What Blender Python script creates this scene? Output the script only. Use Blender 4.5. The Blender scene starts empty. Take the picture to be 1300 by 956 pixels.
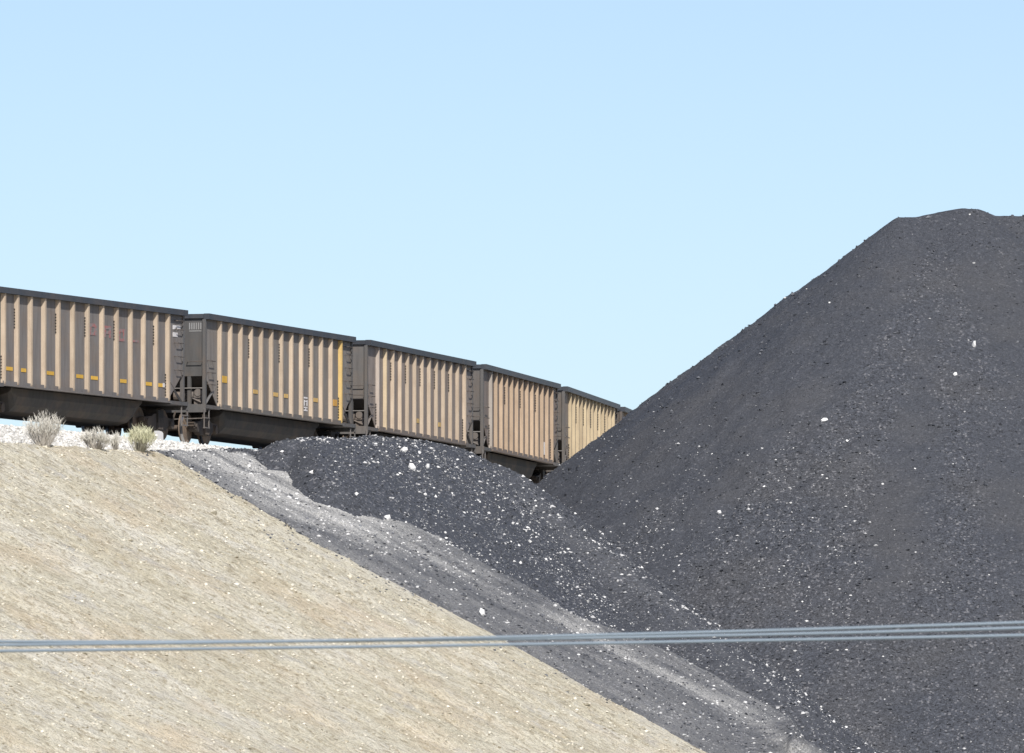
import bpy, math, random
import numpy as np
from mathutils import Vector, Matrix

random.seed(7); RNG = np.random.default_rng(11)
sc = bpy.context.scene
COL = sc.collection
R = math.radians

# ------------------------------------------------------------------ camera
# The camera stands at the origin; heights are metres above its lens.
FPX = 13000.0                                   # focal length in photograph pixels (1300 wide)
PITCH = math.atan((1082 - 478) / FPX)
cam = bpy.data.cameras.new('camera'); camo = bpy.data.objects.new('camera', cam); COL.objects.link(camo)
cam.sensor_width = 36.0; cam.lens = 36.0 * FPX / 1300.0
cam.clip_start = 1.0; cam.clip_end = 30000
camo.location = (0, 0, 0); camo.rotation_euler = (R(90) + PITCH, 0, 0)
cam.dof.use_dof = True; cam.dof.focus_distance = 308.0; cam.dof.aperture_fstop = 14.0
sc.camera = camo

# ------------------------------------------------------------------ sky, sun, exposure
SUN = Vector((.162, -.693, .70)).normalized()
ELEV = math.asin(SUN.z); AZ = math.atan2(SUN.x, SUN.y)
w = bpy.data.worlds.new('World'); sc.world = w; w.use_nodes = True
nt = w.node_tree; bg = nt.nodes['Background']
sky = nt.nodes.new('ShaderNodeTexSky'); sky.sky_type = 'NISHITA'; sky.sun_disc = False
sky.sun_elevation = ELEV; sky.sun_rotation = AZ
sky.altitude = 1900; sky.air_density = 0.75; sky.dust_density = 3.6; sky.ozone_density = 0.4
nt.links.new(sky.outputs[0], bg.inputs[0]); bg.inputs[1].default_value = 0.102
sl = bpy.data.lights.new('sun', 'SUN'); sl.energy = 4.2; sl.angle = R(0.53); sl.color = (1.0, .955, .89)
so = bpy.data.objects.new('sun', sl); COL.objects.link(so)
so.rotation_euler = (-SUN).to_track_quat('-Z', 'Y').to_euler(); so.location = SUN * 400
sc.view_settings.view_transform = 'Standard'; sc.view_settings.look = 'None'
sc.view_settings.exposure = 0.45; sc.view_settings.gamma = 1.0

# ------------------------------------------------------------------ helpers
def ray(px, py):
    """world direction (y = 1) of a photograph pixel"""
    a, b = (px - 650) / FPX, (478 - py) / FPX
    y = math.cos(PITCH) - b * math.sin(PITCH); z = math.sin(PITCH) + b * math.cos(PITCH)
    return a / y, z / y

def vnoise(x, y, seed=0):
    x = np.asarray(x, float); y = np.asarray(y, float)
    xi = np.floor(x).astype(np.int64); yi = np.floor(y).astype(np.int64)
    fx = x - xi; fy = y - yi; fx = fx*fx*(3-2*fx); fy = fy*fy*(3-2*fy)
    def h(a, b):
        n = (a * 374761393 + b * 668265263 + seed * 982451653) & 0xffffffff
        n = ((n ^ (n >> 13)) * 1274126177) & 0xffffffff
        n = (n ^ (n >> 16)) & 0xffff
        return n / 65535.0
    return (h(xi, yi)*(1-fx) + h(xi+1, yi)*fx)*(1-fy) + (h(xi, yi+1)*(1-fx) + h(xi+1, yi+1)*fx)*fy - .5

def fbm(x, y, seed=0, oct=4, gain=.5):
    r = 0; a = 1
    for i in range(oct):
        r = r + a * vnoise(x * 2**i, y * 2**i, seed + i); a *= gain
    return r

def mesh_np(name, V, F, mat, smooth=False, tone=None, parent=None):
    """one mesh object from arrays; F is (n,3) or (n,4)"""
    me = bpy.data.meshes.new(name)
    V = np.asarray(V, np.float32); F = np.asarray(F, np.int32); k = F.shape[1]
    me.vertices.add(len(V)); me.vertices.foreach_set('co', V.ravel())
    me.loops.add(F.size); me.loops.foreach_set('vertex_index', F.ravel())
    me.polygons.add(len(F)); me.polygons.foreach_set('loop_start', np.arange(0, F.size, k, dtype=np.int32))
    me.polygons.foreach_set('loop_total', np.full(len(F), k, np.int32))
    me.polygons.foreach_set('use_smooth', np.full(len(F), smooth))
    if tone is not None:
        at = me.attributes.new('tone', 'FLOAT', 'POINT'); at.data.foreach_set('value', np.asarray(tone, np.float32))
    me.update(calc_edges=True)
    if mat: me.materials.append(mat)
    o = bpy.data.objects.new(name, me); COL.objects.link(o)
    if parent: o.parent = parent
    return o

class MB:
    """collects boxes, prisms and tubes into ONE mesh"""
    def __init__(s): s.v = []; s.f = []
    def box(s, x0, x1, y0, y1, z0, z1):
        n = len(s.v)
        s.v += [(x, y, z) for x in (x0, x1) for y in (y0, y1) for z in (z0, z1)]
        s.f += [tuple(n + i for i in q) for q in ((0,1,3,2),(4,6,7,5),(0,4,5,1),(2,3,7,6),(0,2,6,4),(1,5,7,3))]
        return s
    def loft(s, rings, cap=True):
        n = len(s.v); k = len(rings[0])
        for r in rings: s.v += [tuple(p) for p in r]
        for i in range(len(rings) - 1):
            for j in range(k):
                a = n + i*k + j; b = n + i*k + (j+1) % k
                s.f.append((a, b, b + k, a + k))
        if cap:
            s.f.append(tuple(n + j for j in reversed(range(k)))); s.f.append(tuple(n + (len(rings)-1)*k + j for j in range(k)))
        return s
    def tube(s, pts, r, k=6, r1=None):
        pts = [Vector(p) for p in pts]; rings = []
        for i, p in enumerate(pts):
            t = (pts[min(i+1, len(pts)-1)] - pts[max(i-1, 0)]).normalized()
            u = t.cross(Vector((0, 0, 1))) if abs(t.z) < .9 else t.cross(Vector((1, 0, 0)))
            u.normalize(); v = t.cross(u)
            rr = r if r1 is None else r + (r1 - r) * i / (len(pts) - 1)
            rings.append([p + (u*math.cos(2*math.pi*j/k) + v*math.sin(2*math.pi*j/k)) * rr for j in range(k)])
        return s.loft(rings)
    def cyl(s, c, axis, r, h, k=20, r2=None):
        c = Vector(c); rings = []
        for t, rr in ((-.5, r), (.5, r2 or r)):
            ring = []
            for j in range(k):
                a = 2*math.pi*j/k; p = [0, 0, 0]; p[axis] = t*h; p[(axis+1) % 3] = rr*math.cos(a); p[(axis+2) % 3] = rr*math.sin(a)
                ring.append(c + Vector(p))
            rings.append(ring)
        return s.loft(rings)
    def mesh(s, name, mat):
        me = bpy.data.meshes.new(name); me.from_pydata([tuple(p) for p in s.v], [], s.f); me.update()
        import bmesh
        bm = bmesh.new(); bm.from_mesh(me); bmesh.ops.recalc_face_normals(bm, faces=bm.faces); bm.to_mesh(me); bm.free()
        me.materials.append(mat); return me
    def build(s, name, mat, parent=None, color=None):
        o = bpy.data.objects.new(name, s.mesh(name, mat)); COL.objects.link(o)
        if parent: o.parent = parent
        if color: o.color = (*color, 1)
        return o

def tag(o, label=None, cat=None, group=None, kind=None):
    if label: o['label'] = label
    if cat: o['category'] = cat
    if group: o['group'] = group
    if kind: o['kind'] = kind
    return o

def empty(name, loc=(0, 0, 0), rz=0, parent=None):
    o = bpy.data.objects.new(name, None); COL.objects.link(o); o.location = loc; o.rotation_euler = (0, 0, rz)
    o.empty_display_size = .3
    if parent: o.parent = parent
    return o

# ------------------------------------------------------------------ materials
class NT:
    def __init__(s, name):
        s.m = bpy.data.materials.new(name); s.m.use_nodes = True; s.t = s.m.node_tree
        s.b = s.t.nodes['Principled BSDF']; s.b.inputs['Specular IOR Level'].default_value = .3
    def n(s, typ, **kw):
        o = s.t.nodes.new('ShaderNode' + typ)
        for k, v in kw.items(): setattr(o, k, v)
        return o
    def l(s, a, b): s.t.links.new(a, b)
    def noise(s, vec, scale, detail=4, rough=.55):
        o = s.n('TexNoise'); o.inputs['Scale'].default_value = scale; o.inputs['Detail'].default_value = detail
        o.inputs['Roughness'].default_value = rough; s.l(vec, o.inputs['Vector']); return o.outputs['Fac']
    def voro(s, vec, scale, feature='F1', out='Distance'):
        o = s.n('TexVoronoi'); o.feature = feature; o.inputs['Scale'].default_value = scale; s.l(vec, o.inputs['Vector']); return o.outputs[out]
    def ramp(s, fac, stops):
        o = s.n('ValToRGB'); r = o.color_ramp
        while len(r.elements) < len(stops): r.elements.new(.5)
        for e, (p, c) in zip(r.elements, stops):
            e.position = p; e.color = (*c, 1) if len(c) == 3 else c
        s.l(fac, o.inputs[0]); return o.outputs[0]
    def mix(s, fac, a, b, mode='MIX'):
        o = s.n('Mix'); o.data_type = 'RGBA'; o.blend_type = mode
        for i, x in ((0, fac), (6, a), (7, b)):
            if hasattr(x, 'links'): s.l(x, o.inputs[i])
            elif i == 0: o.inputs[0].default_value = x
            else: o.inputs[i].default_value = (*x, 1)
        return o.outputs[2]
    def math(s, op, a, b=0.0, clamp=False):
        o = s.n('Math'); o.operation = op; o.use_clamp = clamp
        for i, x in ((0, a), (1, b)):
            if hasattr(x, 'links'): s.l(x, o.inputs[i])
            else: o.inputs[i].default_value = x
        return o.outputs[0]
    def map(s, vec, scale=(1, 1, 1), rot=(0, 0, 0)):
        o = s.n('Mapping'); o.inputs['Scale'].default_value = scale; o.inputs['Rotation'].default_value = rot
        s.l(vec, o.inputs['Vector']); return o.outputs[0]
    def bump(s, h, dist, strength=1.0):
        o = s.n('Bump'); o.inputs['Distance'].default_value = dist; o.inputs['Strength'].default_value = strength
        s.l(h, o.inputs['Height']); s.l(o.outputs[0], s.b.inputs['Normal'])
    def pos(s): return s.n('NewGeometry').outputs['Position']
    def attr(s, name):
        o = s.n('Attribute'); o.attribute_name = name; return o.outputs['Fac']
    def base(s, c, rough=.8, metal=0):
        if hasattr(c, 'links'): s.l(c, s.b.inputs['Base Color'])
        else: s.b.inputs['Base Color'].default_value = (*c, 1)
        s.b.inputs['Roughness'].default_value = rough; s.b.inputs['Metallic'].default_value = metal
        return s.m

FALL = R(-17)                                    # plan direction of the embankment's fall line (x towards +X, a little to the camera)
def mat_tan():
    t = NT('tan_earth'); p = t.pos()
    rp = t.map(p, rot=(0, 0, -FALL))
    st = t.map(rp, scale=(.22, 1, .35)); st2 = t.map(rp, scale=(.48, 1, .6))      # stretched along the fall line
    big = t.noise(st, .55, 3); mid = t.noise(st2, 5.5, 5, .7); fine = t.noise(t.map(rp, scale=(.55, 1, .8)), 19, 4, .8)
    c = t.ramp(big, [(.30, (.56, .51, .38)), (.5, (.66, .615, .485)), (.72, (.74, .705, .61))])
    c = t.mix(t.ramp(mid, [(.37, (.9, .9, .9)), (.50, (0, 0, 0))]), c, (.37, .32, .225))
    c = t.mix(t.ramp(mid, [(.56, (0, 0, 0)), (.68, (.9, .9, .9))]), c, (.74, .71, .62))
    c = t.mix(t.ramp(t.noise(p, .33, 3), [(.50, (0, 0, 0)), (.75, (.55, .55, .55))]), c, (.60, .47, .32))   # orange patches
    c = t.mix(t.ramp(t.noise(t.map(p, scale=(1, 1, 1.01)), .8, 5, .65), [(.56, (0, 0, 0)), (.70, (.6, .6, .6))]), c, (.47, .46, .45))   # grey patches
    c = t.mix(t.ramp(fine, [(.37, (.9, .9, .9)), (.47, (0, 0, 0))]), c, (.25, .22, .17))
    c = t.mix(t.ramp(fine, [(.57, (0, 0, 0)), (.68, (.8, .8, .8))]), c, (.84, .82, .76))
    h = t.math('ADD', t.math('MULTIPLY', mid, 1.3), t.math('MULTIPLY', fine, .7))
    t.bump(h, .13, 1.0)
    return t.base(c, .95)

def mat_coal(name, dark=(.046, .050, .060), mid=(.074, .080, .095), warm=(.0765, .0775, .083), warmth=.6, grit=.5, dust=0.0, coarse=False):
    t = NT(name); p = t.pos()
    big = t.noise(p, .20, 4, .6); fine = t.noise(p, 9, 4, .75)
    cells = t.n('SeparateColor'); t.l(t.voro(p, 15, out='Color'), cells.inputs[0])
    small = t.n('SeparateColor'); t.l(t.voro(p, 32, out='Color'), small.inputs[0])
    c = t.mix(t.ramp(fine, [(.36, (0, 0, 0)), (.66, (1, 1, 1))]), dark, mid)
    c = t.mix(t.math('MULTIPLY', t.ramp(big, [(.46, (0, 0, 0)), (.60, (1, 1, 1))]), warmth), c, warm)
    g = t.math('ADD', .34, t.math('ADD', t.math('MULTIPLY', cells.outputs[0], .62), t.math('MULTIPLY', small.outputs[0], .74)))   # each lump its own grey
    gg = t.n('CombineColor'); [t.l(g, gg.inputs[k]) for k in range(3)]
    area = t.ramp(t.noise(p, .45, 4, .6), [(.40, (.25, .25, .25)), (.60, (1, 1, 1))])
    if coarse: area = t.math('ADD', .22, t.math('MULTIPLY', t.attr('tone'), .7), clamp=True)
    c = t.mix(area, c, t.mix(1.0, c, gg.outputs[0], 'MULTIPLY'))
    speck = t.ramp(cells.outputs[1], [(.92, (0, 0, 0)), (.95, (1, 1, 1))])
    c = t.mix(t.math('MULTIPLY', speck, t.math('MULTIPLY', area, grit)), c, (.22, .22, .235))
    if dust:
        st = t.map(t.map(p, rot=(0, 0, -FALL)), scale=(.16, 1, .3))
        dn = t.noise(st, 1.6, 5, .7); pale = t.noise(p, 20, 3, .7)
        dc = t.mix(t.ramp(pale, [(.40, (0, 0, 0)), (.58, (1, 1, 1))]), (.26, .26, .26), (.64, .63, .60))
        m = t.math('MULTIPLY', t.attr('tone'), t.ramp(dn, [(.34, (.38, .38, .38)), (.58, (1, 1, 1))]), clamp=True)
        c = t.mix(t.math('MULTIPLY', m, dust), c, dc)
    h = t.math('ADD', t.math('MULTIPLY', cells.outputs[2], .55), t.math('ADD', t.math('MULTIPLY', small.outputs[2], .35), t.math('MULTIPLY', fine, .6)))
    t.bump(h, .085, 1.0)
    m = t.base(c, .7); t.b.inputs['Specular IOR Level'].default_value = .3
    return m

def mat_stone(name, c0, c1, rough=.85):
    t = NT(name); p = t.pos()
    c = t.mix(t.attr('tone'), c0, c1)
    c = t.mix(t.math('MULTIPLY', t.noise(p, 25, 3), .35), c, tuple(x * .6 for x in c0))
    return t.base(c, rough)

def mat_paint(name, rough=.6, dirt=.5, dark=(.05, .045, .042), metal=0.0, tint=None, streak=True):
    """weathered paint; the paint colour is the object's colour"""
    t = NT(name); tc = t.n('TexCoord').outputs['Object']; oi = t.n('ObjectInfo')
    off = t.n('VectorMath'); off.operation = 'ADD'; t.l(tc, off.inputs[0])
    cx = t.n('CombineXYZ'); t.l(t.math('MULTIPLY', oi.outputs['Random'], 37.0), cx.inputs[0]); t.l(cx.outputs[0], off.inputs[1])
    v = off.outputs[0]
    st = t.map(v, scale=(1, 1, .12)); a = t.noise(st, 7, 5, .65); b = t.noise(v, 1.3, 4, .6)
    base = oi.outputs['Color'] if tint is None else t.n('RGB').outputs[0]
    if tint is not None: base.node.outputs[0].default_value = (*tint, 1)
    var = t.math('ADD', .88, t.math('MULTIPLY', oi.outputs['Random'], .24))
    vv = t.n('CombineColor'); [t.l(var, vv.inputs[i]) for i in range(3)]
    c = t.mix(1.0, base, vv.outputs[0], 'MULTIPLY')
    c = t.mix(t.math('MULTIPLY', t.ramp(a, [(.42, (0, 0, 0)), (.72, (1, 1, 1))]), dirt), c, dark)
    c = t.mix(t.math('MULTIPLY', t.ramp(b, [(.45, (0, 0, 0)), (.75, (1, 1, 1))]), dirt * .7), c, (.20, .135, .085))
    t.bump(t.noise(v, 30, 3), .004, .5)
    return t.base(c, rough, metal)

M = dict(
    tan=mat_tan(), coal=mat_coal('coal', warmth=.6, grit=.7, coarse=True),
    coal_front=mat_coal('coal_front', warmth=.1, grit=1.0, dust=.8),
    talus=mat_coal('coal_talus', warmth=.1, grit=.9, dust=.95),
    panel=mat_paint('painted_panel', .6, .5, (.075, .065, .058)), rib=mat_paint('painted_rib', .65, .42, (.20, .155, .12)),
    end=mat_paint('end_paint', .6, .4), chord=mat_paint('chord_steel', .5, .3, (.02, .02, .022)),
    under=mat_paint('underframe_steel', .7, .5, (.025, .022, .02)),
    hub=mat_paint('rusty_steel', .75, .5, (.06, .045, .035)),
    tread=NT('polished_steel').base((.55, .55, .56), .28, 1.0),
    rail=mat_paint('rail_steel', .5, .4, (.05, .04, .035), .3, (.12, .09, .07)),
    yellow=mat_paint('reflective_yellow', .4, .12, (.25, .17, .06)), red=None,
    white=mat_paint('white_stencil', .6, .2, (.25, .24, .23), tint=(.62, .60, .60)),
    faint=mat_paint('faded_stencil', .6, .3, (.12, .12, .12), tint=(.24, .24, .24)),
    cable=NT('aluminium_cable').base((.16, .21, .26), .5, .0),
    dirt=NT('plain_dirt'), ballast=mat_stone('ballast_bed', (.42, .41, .385), (.60, .59, .565)),
    pebble=mat_stone('ballast_stone', (.42, .41, .39), (.74, .73, .70)),
    tanstone=mat_stone('tan_stone', (.38, .34, .25), (.78, .74, .63)),
    whitestone=mat_stone('white_stone', (.26, .26, .27), (.80, .80, .79)),
    coallump=mat_stone('coal_lump', (.044, .048, .057), (.165, .174, .195), .6),
)
_t = NT('red_lettering'); _n = _t.noise(_t.n('TexCoord').outputs['Object'], 9, 4, .7)
M['red'] = _t.base(_t.mix(_t.ramp(_n, [(.42, (0, 0, 0)), (.62, (1, 1, 1))]), (.19, .18, .18), (.30, .11, .105)), .7)
_d = M['dirt']; _p = _d.pos()
M['dirt'] = _d.base(_d.ramp(_d.noise(_p, .05, 6, .65), [(.35, (.24, .20, .14)), (.65, (.40, .35, .26))]), .95)

# ------------------------------------------------------------------ the track's course (plan)
X0, Y0, TH0, K1, K2 = -8.38207, 309.99479, 0.28916, -0.0044, 5e-05
CARL, PITCHL = 14.4, 16.18
RT = 12.10                                        # top of rail above the lens
def course():
    pts = {}
    for sgn in (-1, 1):
        x, y = X0, Y0; s = 0.0; ds = .25 * sgn
        pts[0.0] = (x, y, TH0)
        for i in range(560):
            sm = s + ds / 2
            sc_ = max(-60, min(88, sm))
            th = TH0 + K1 * sc_ + K2 * sc_**2 / 2
            x += ds * math.sin(th); y += ds * math.cos(th); s += ds
            pts[s] = (x, y, th)
    a = np.array([(k, *pts[k]) for k in sorted(pts)])
    return a[:, 0], a[:, 1], a[:, 2], a[:, 3]
CS, CX, CY, CT = course()
def at_s(s): return float(np.interp(s, CS, CX)), float(np.interp(s, CS, CY)), float(np.interp(s, CS, CT))
def lateral(X, Y):
    """metres from the track centre, positive on the camera's side (to the right)"""
    return (X - np.interp(Y, CY, CX)) * np.cos(np.interp(Y, CY, CT))

# ------------------------------------------------------------------ land forms as height functions
GROUND = -2.0
def E_plain(X, Y):
    d = lateral(X, Y)
    shelf = np.clip(11.30 + .0150 * (Y - 283), 11.05, 11.62)
    slope = np.interp(Y, [285, 300, 318], [.53, .54, .74])
    dd = d - 4.0 - .35 * fbm(Y * .35, Y * 0 + 3.3, 5, 3)
    front = shelf - np.where(dd > 0, slope * (np.sqrt(dd*dd + .35) - .59 * np.exp(-np.maximum(dd, 0))), 0)
    back = shelf - .5 * np.maximum(0, -d - 4.2)
    return np.maximum(np.minimum(front, back), GROUND)
def E(X, Y):
    d = lateral(X, Y)
    z = E_plain(X, Y)
    on = np.clip((d - 3) / 3, 0, 1)
    rill = .22 * fbm(d * .11 + 7, Y * .6, 21, 5, .6) + .05 * fbm(d * .9, Y * 3.0, 33, 3, .6)
    lump = .05 * fbm(X * 2.4, Y * 2.4, 41, 3, .6)
    cov = np.clip((Y - w0(d)) / .6, 0, 1) * np.clip((d - 3.6) / 1.5, 0, 1)          # cut away where the coal buries it
    return z + on * rill + lump * np.clip((d - 2.5), 0, 1) - .45 * cov

def hit(f, px, py, y0=225.0, y1=345.0, n=2400):
    """where the sight line of a photograph pixel meets the land form f"""
    a, b = ray(px, py); Y = np.linspace(y0, y1, n); g = f(a * Y, Y) - b * Y
    i = np.argmax(g > 0)
    return a * Y[i], Y[i], b * Y[i]

# contact of the tan earth with the coal talus, and the talus' crest
con_px = [(216, 580), (255, 600), (300, 627), (350, 657), (400, 687), (450, 712), (500, 737), (550, 763), (600, 790), (640, 812), (690, 840), (740, 868), (800, 900), (880, 945)]
cre_px = [(338, 564), (385, 599), (415, 631), (446, 644), (477, 651), (519, 663), (558, 678), (596, 701), (620, 716), (661, 738), (692, 755), (723, 774), (785, 800), (855, 827), (923, 863), (1000, 905)]
con = np.array([hit(E_plain, *p) for p in con_px]); cd = lateral(con[:, 0], con[:, 1])
cre = []
for i, p in enumerate(cre_px):
    dl = .35 + .55 * min(1, i / 5)
    cre.append(hit(lambda X, Y, dl=dl: E_plain(X, Y) + dl, *p))
cre = np.array(cre); rd = lateral(cre[:, 0], cre[:, 1])
o1 = np.argsort(cd); o2 = np.argsort(rd)
cd, cw = cd[o1], con[o1, 1]; rd, rw, rz = rd[o2], cre[o2, 1], cre[o2, 2]
def w0(d): return np.interp(d, cd, cw) + .30 * fbm(d * .8, d * 0, 61, 3)
def w1(d): return np.maximum(np.interp(d, rd, rw), w0(d) + .6)

def G(X, Y):
    d = lateral(X, Y); a, b = w0(d), w1(d)
    zc = np.interp(d, rd, rz); bump = np.maximum(zc - E_plain(X*0 + np.interp(b, CY, CX) + d / np.cos(np.interp(b, CY, CT)), b), .2)
    u = (Y - a) / (b - a)
    prof = np.where(u < 1, np.where(u < 0, u * 3, np.clip(u, 0, 1)**.6), 1 - (Y - b) * .45)
    prof = np.maximum(prof, -.8) * np.clip((26 - d) / 7, .12, 1)
    z = E_plain(X, Y) + bump * prof * np.clip((d - 2.6) / 1.5, 0, 1)
    n = .09 * fbm(d * .25, Y * 1.3, 71, 4, .6) + .06 * fbm(X * 2.2, Y * 2.2, 73, 3, .6)
    return np.maximum(z + n * np.clip(u * 3, 0, 1) - .05, GROUND - .3)

def ridge(X, Y, pts, slope, top=.5):
    """talus on both sides of a crest line, at the angle of repose"""
    best = np.full(np.shape(X), -99.0)
    for (x0, y0, z0), (x1, y1, z1) in zip(pts[:-1], pts[1:]):
        dx, dy = x1 - x0, y1 - y0; L2 = dx*dx + dy*dy
        t = np.clip(((X - x0)*dx + (Y - y0)*dy) / L2, 0, 1)
        r = np.hypot(X - x0 - t*dx, Y - y0 - t*dy)
        best = np.maximum(best, z0 + t*(z1 - z0) - slope * (np.sqrt(r*r + top*top) - top))
    return best

def beside(px, d, y0=270., y1=320.):
    """the spot on a pixel's column that lies d metres beside the track"""
    a, _ = ray(px, 560); Y = np.linspace(y0, y1, 4000); i = np.argmin(abs(lateral(a * Y, Y) - d))
    return a * Y[i], Y[i]
def px_at(px, py, Y): a, b = ray(px, py); return (a * Y, Y, b * Y)
S_CREST = [px_at(338, 564, 296.5), px_at(400, 557, 301), px_at(470, 556, 308), px_at(540, 561, 315), px_at(572, 566, 319), px_at(620, 590, 318), px_at(690, 648, 315), px_at(760, 703, 311.5), px_at(850, 772, 307.5), px_at(925, 832, 304), px_at(1000, 892, 300.5)]
S_TOP = S_CREST[4]
def S(X, Y):
    d = lateral(X, Y)
    z = ridge(X, Y, S_CREST, .79, .9) - .65 * np.maximum(0, w1(d) - Y)
    z = np.where(Y > w1(d) + .2, np.maximum(z, E_plain(X, Y) + .2), z)
    n = .16 * fbm(X * .35, Y * .35, 81, 3) + .06 * fbm(X * 1.6, Y * 1.6, 83, 4, .6)
    return np.maximum(z + n, GROUND - .3)

BY = 329.0
B_CREST = [px_at(1141, 275.5, BY), px_at(1164, 274.5, BY + .6), px_at(1192, 268, BY + 1), px_at(1222, 263.5, BY + 1), px_at(1243, 264.5, BY + 1.2),
           px_at(1263, 273, BY + 1.5), px_at(1310, 273, BY + 2), px_at(1500, 280, BY + 4), px_at(1800, 330, BY + 8)]
def B(X, Y):
    z = ridge(X, Y, B_CREST, .742, .10) - .02
    ang = np.arctan2(Y - BY, X - B_CREST[0][0])
    n = .22 * fbm(X * .16 + 9, Y * .16, 91, 3) + .17 * fbm(X * .8, Y * .8, 93, 3) + .10 * fbm(X * 2.4, Y * 2.4, 95, 3, .6)
    fade = np.clip((np.hypot(X - B_CREST[3][0], Y - B_CREST[3][1]) - 2.0) / 4, .15, 1)
    return np.maximum(z + n * fade, GROUND - .3)

def grid(name, f, x0, x1, y0, y1, st, mat, keep=None, tone=None):
    xs = np.arange(x0, x1 + st/2, st); ys = np.arange(y0, y1 + st/2, st)
    X, Y = np.meshgrid(xs, ys); Z = f(X, Y); nx, ny = len(xs), len(ys)
    idx = np.arange(nx*ny).reshape(ny, nx)
    F = np.stack([idx[:-1, :-1], idx[:-1, 1:], idx[1:, 1:], idx[1:, :-1]], -1).reshape(-1, 4)
    V = np.stack([X, Y, Z], -1).reshape(-1, 3)
    tn = None if tone is None else tone(X, Y).ravel()
    if keep is not None:
        k = keep(X, Y, Z).ravel()
        F = F[k[F].any(1)]
        used = np.zeros(len(V), bool); used[F.ravel()] = True
        new = np.cumsum(used) - 1; V = V[used]; F = new[F]
        if tn is not None: tn = tn[used]
    return mesh_np(name, V, F, mat, True, tn)

# ground: one sheet to the horizon
g = MB(); n = 48
g.v = [(0, 0, GROUND - .05)] + [(r * math.cos(2*math.pi*i/n), r * math.sin(2*math.pi*i/n), GROUND - .05) for r in (400, 2500, 15000) for i in range(n)]
g.f = [(0, 1 + i, 1 + (i+1) % n) for i in range(n)] + [(1 + k*n + i, 1 + (k+1)*n + i, 1 + (k+1)*n + (i+1) % n, 1 + k*n + (i+1) % n) for k in range(2) for i in range(n)]
tag(g.build('ground', M['dirt']), 'bare dry ground spreading around the foot of the slopes', kind='structure')

hill = grid('hillside', E, -36, 30, 236, 330, .14, M['tan'], keep=lambda X, Y, Z: (Y < w0(lateral(X, Y)) + 8) & (lateral(X, Y) < 33))
tag(hill, 'pale tan embankment slope of streaky bare earth below the train', kind='structure')
hill2 = grid('railway_embankment', lambda X, Y: E_plain(X, Y) - .06, -60, 30, 200, 440, 1.0, M['tan'])
tag(hill2, 'earth bank that carries the railway', kind='structure')

def talus_tone(X, Y):
    d = lateral(X, Y); u = (Y - w0(d)) / (w1(d) - w0(d))
    top = np.clip((12 - d) / 4, 0, 1) * 1.25
    strip = .62 * np.exp(-((u - .88) / .36)**2) * (.75 + .9 * vnoise(d * .7, u * 4, 25))
    mid = .85 * np.exp(-((u - .62) / .16)**2) * (vnoise(d * .35, d * 0, 5) + .55)
    lowd = np.clip((u - .05) / .25, 0, 1)
    strip = strip * np.clip((24 - d) / 5, .25, 1)
    return np.clip(np.maximum(np.maximum(top * (.35 + .65*lowd), strip), mid) * (.8 + .9 * vnoise(d * .5, Y * 2.2, 15)), .16 + .22 * np.clip(vnoise(d * .18, Y * 3.0, 45) + .4, 0, 1), 1)
talus = grid('gravel_slope', G, -14, 26, 255, 316, .12, M['talus'], keep=lambda X, Y, Z: (Y > w0(lateral(X, Y)) - 1.2) & (Y < w1(lateral(X, Y)) + 4) & (lateral(X, Y) > 2.3), tone=talus_tone)
tag(talus, 'grey coal and gravel scree running down between tan slope and dark heap', kind='structure')

def s_tone(X, Y):
    """pale dusty streaks near the heap's right hand edge and along its top"""
    d = lateral(X, Y); best = np.full(np.shape(X), 9.0)
    for (x0, y0, _), (x1, y1, _) in zip(S_CREST[4:-1], S_CREST[5:]):
        dx, dy = x1 - x0, y1 - y0; t = np.clip(((X - x0)*dx + (Y - y0)*dy) / (dx*dx + dy*dy), 0, 1)
        best = np.minimum(best, np.hypot(X - x0 - t*dx, Y - y0 - t*dy))
    edge = .10 * np.exp(-(best / .8)**2)
    return np.clip(edge + .35 * np.clip((4.6 - d) / 1.0, 0, 1), 0, 1) * np.clip(.75 + 2.6 * vnoise(best * 2.2 + d * .08, d * .22, 8), .05, 1)
heap = grid('coal_heap', S, -12, 21, 270, 334, .11, M['coal_front'], keep=lambda X, Y, Z: Z > np.minimum(E_plain(X, Y), B(X, Y)) - .6, tone=s_tone)
tag(heap, 'low dark coal heap flecked with white stones in front of the train', 'coal heap')
def b_tone(X, Y):
    """how coarse the pile is: fines high up and on the left flank, lumps gathered lower down in chutes"""
    Z = B(X, Y); ang = np.arctan2(Y - BY, X - B_CREST[2][0])
    chute = 1.5 * fbm(ang * 7, Z * .10, 101, 4, .6)
    return np.clip((15.5 - Z) / 9 + chute + .15 + np.clip((-2.1 - ang) * -1.2, -.9, .2), .03, 1)
pile = grid('coal_pile', B, -8, 34, 294, 352, .125, M['coal'], tone=b_tone)
tag(pile, 'huge black coal pile with a flat peak filling the right side', 'coal pile')

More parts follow.
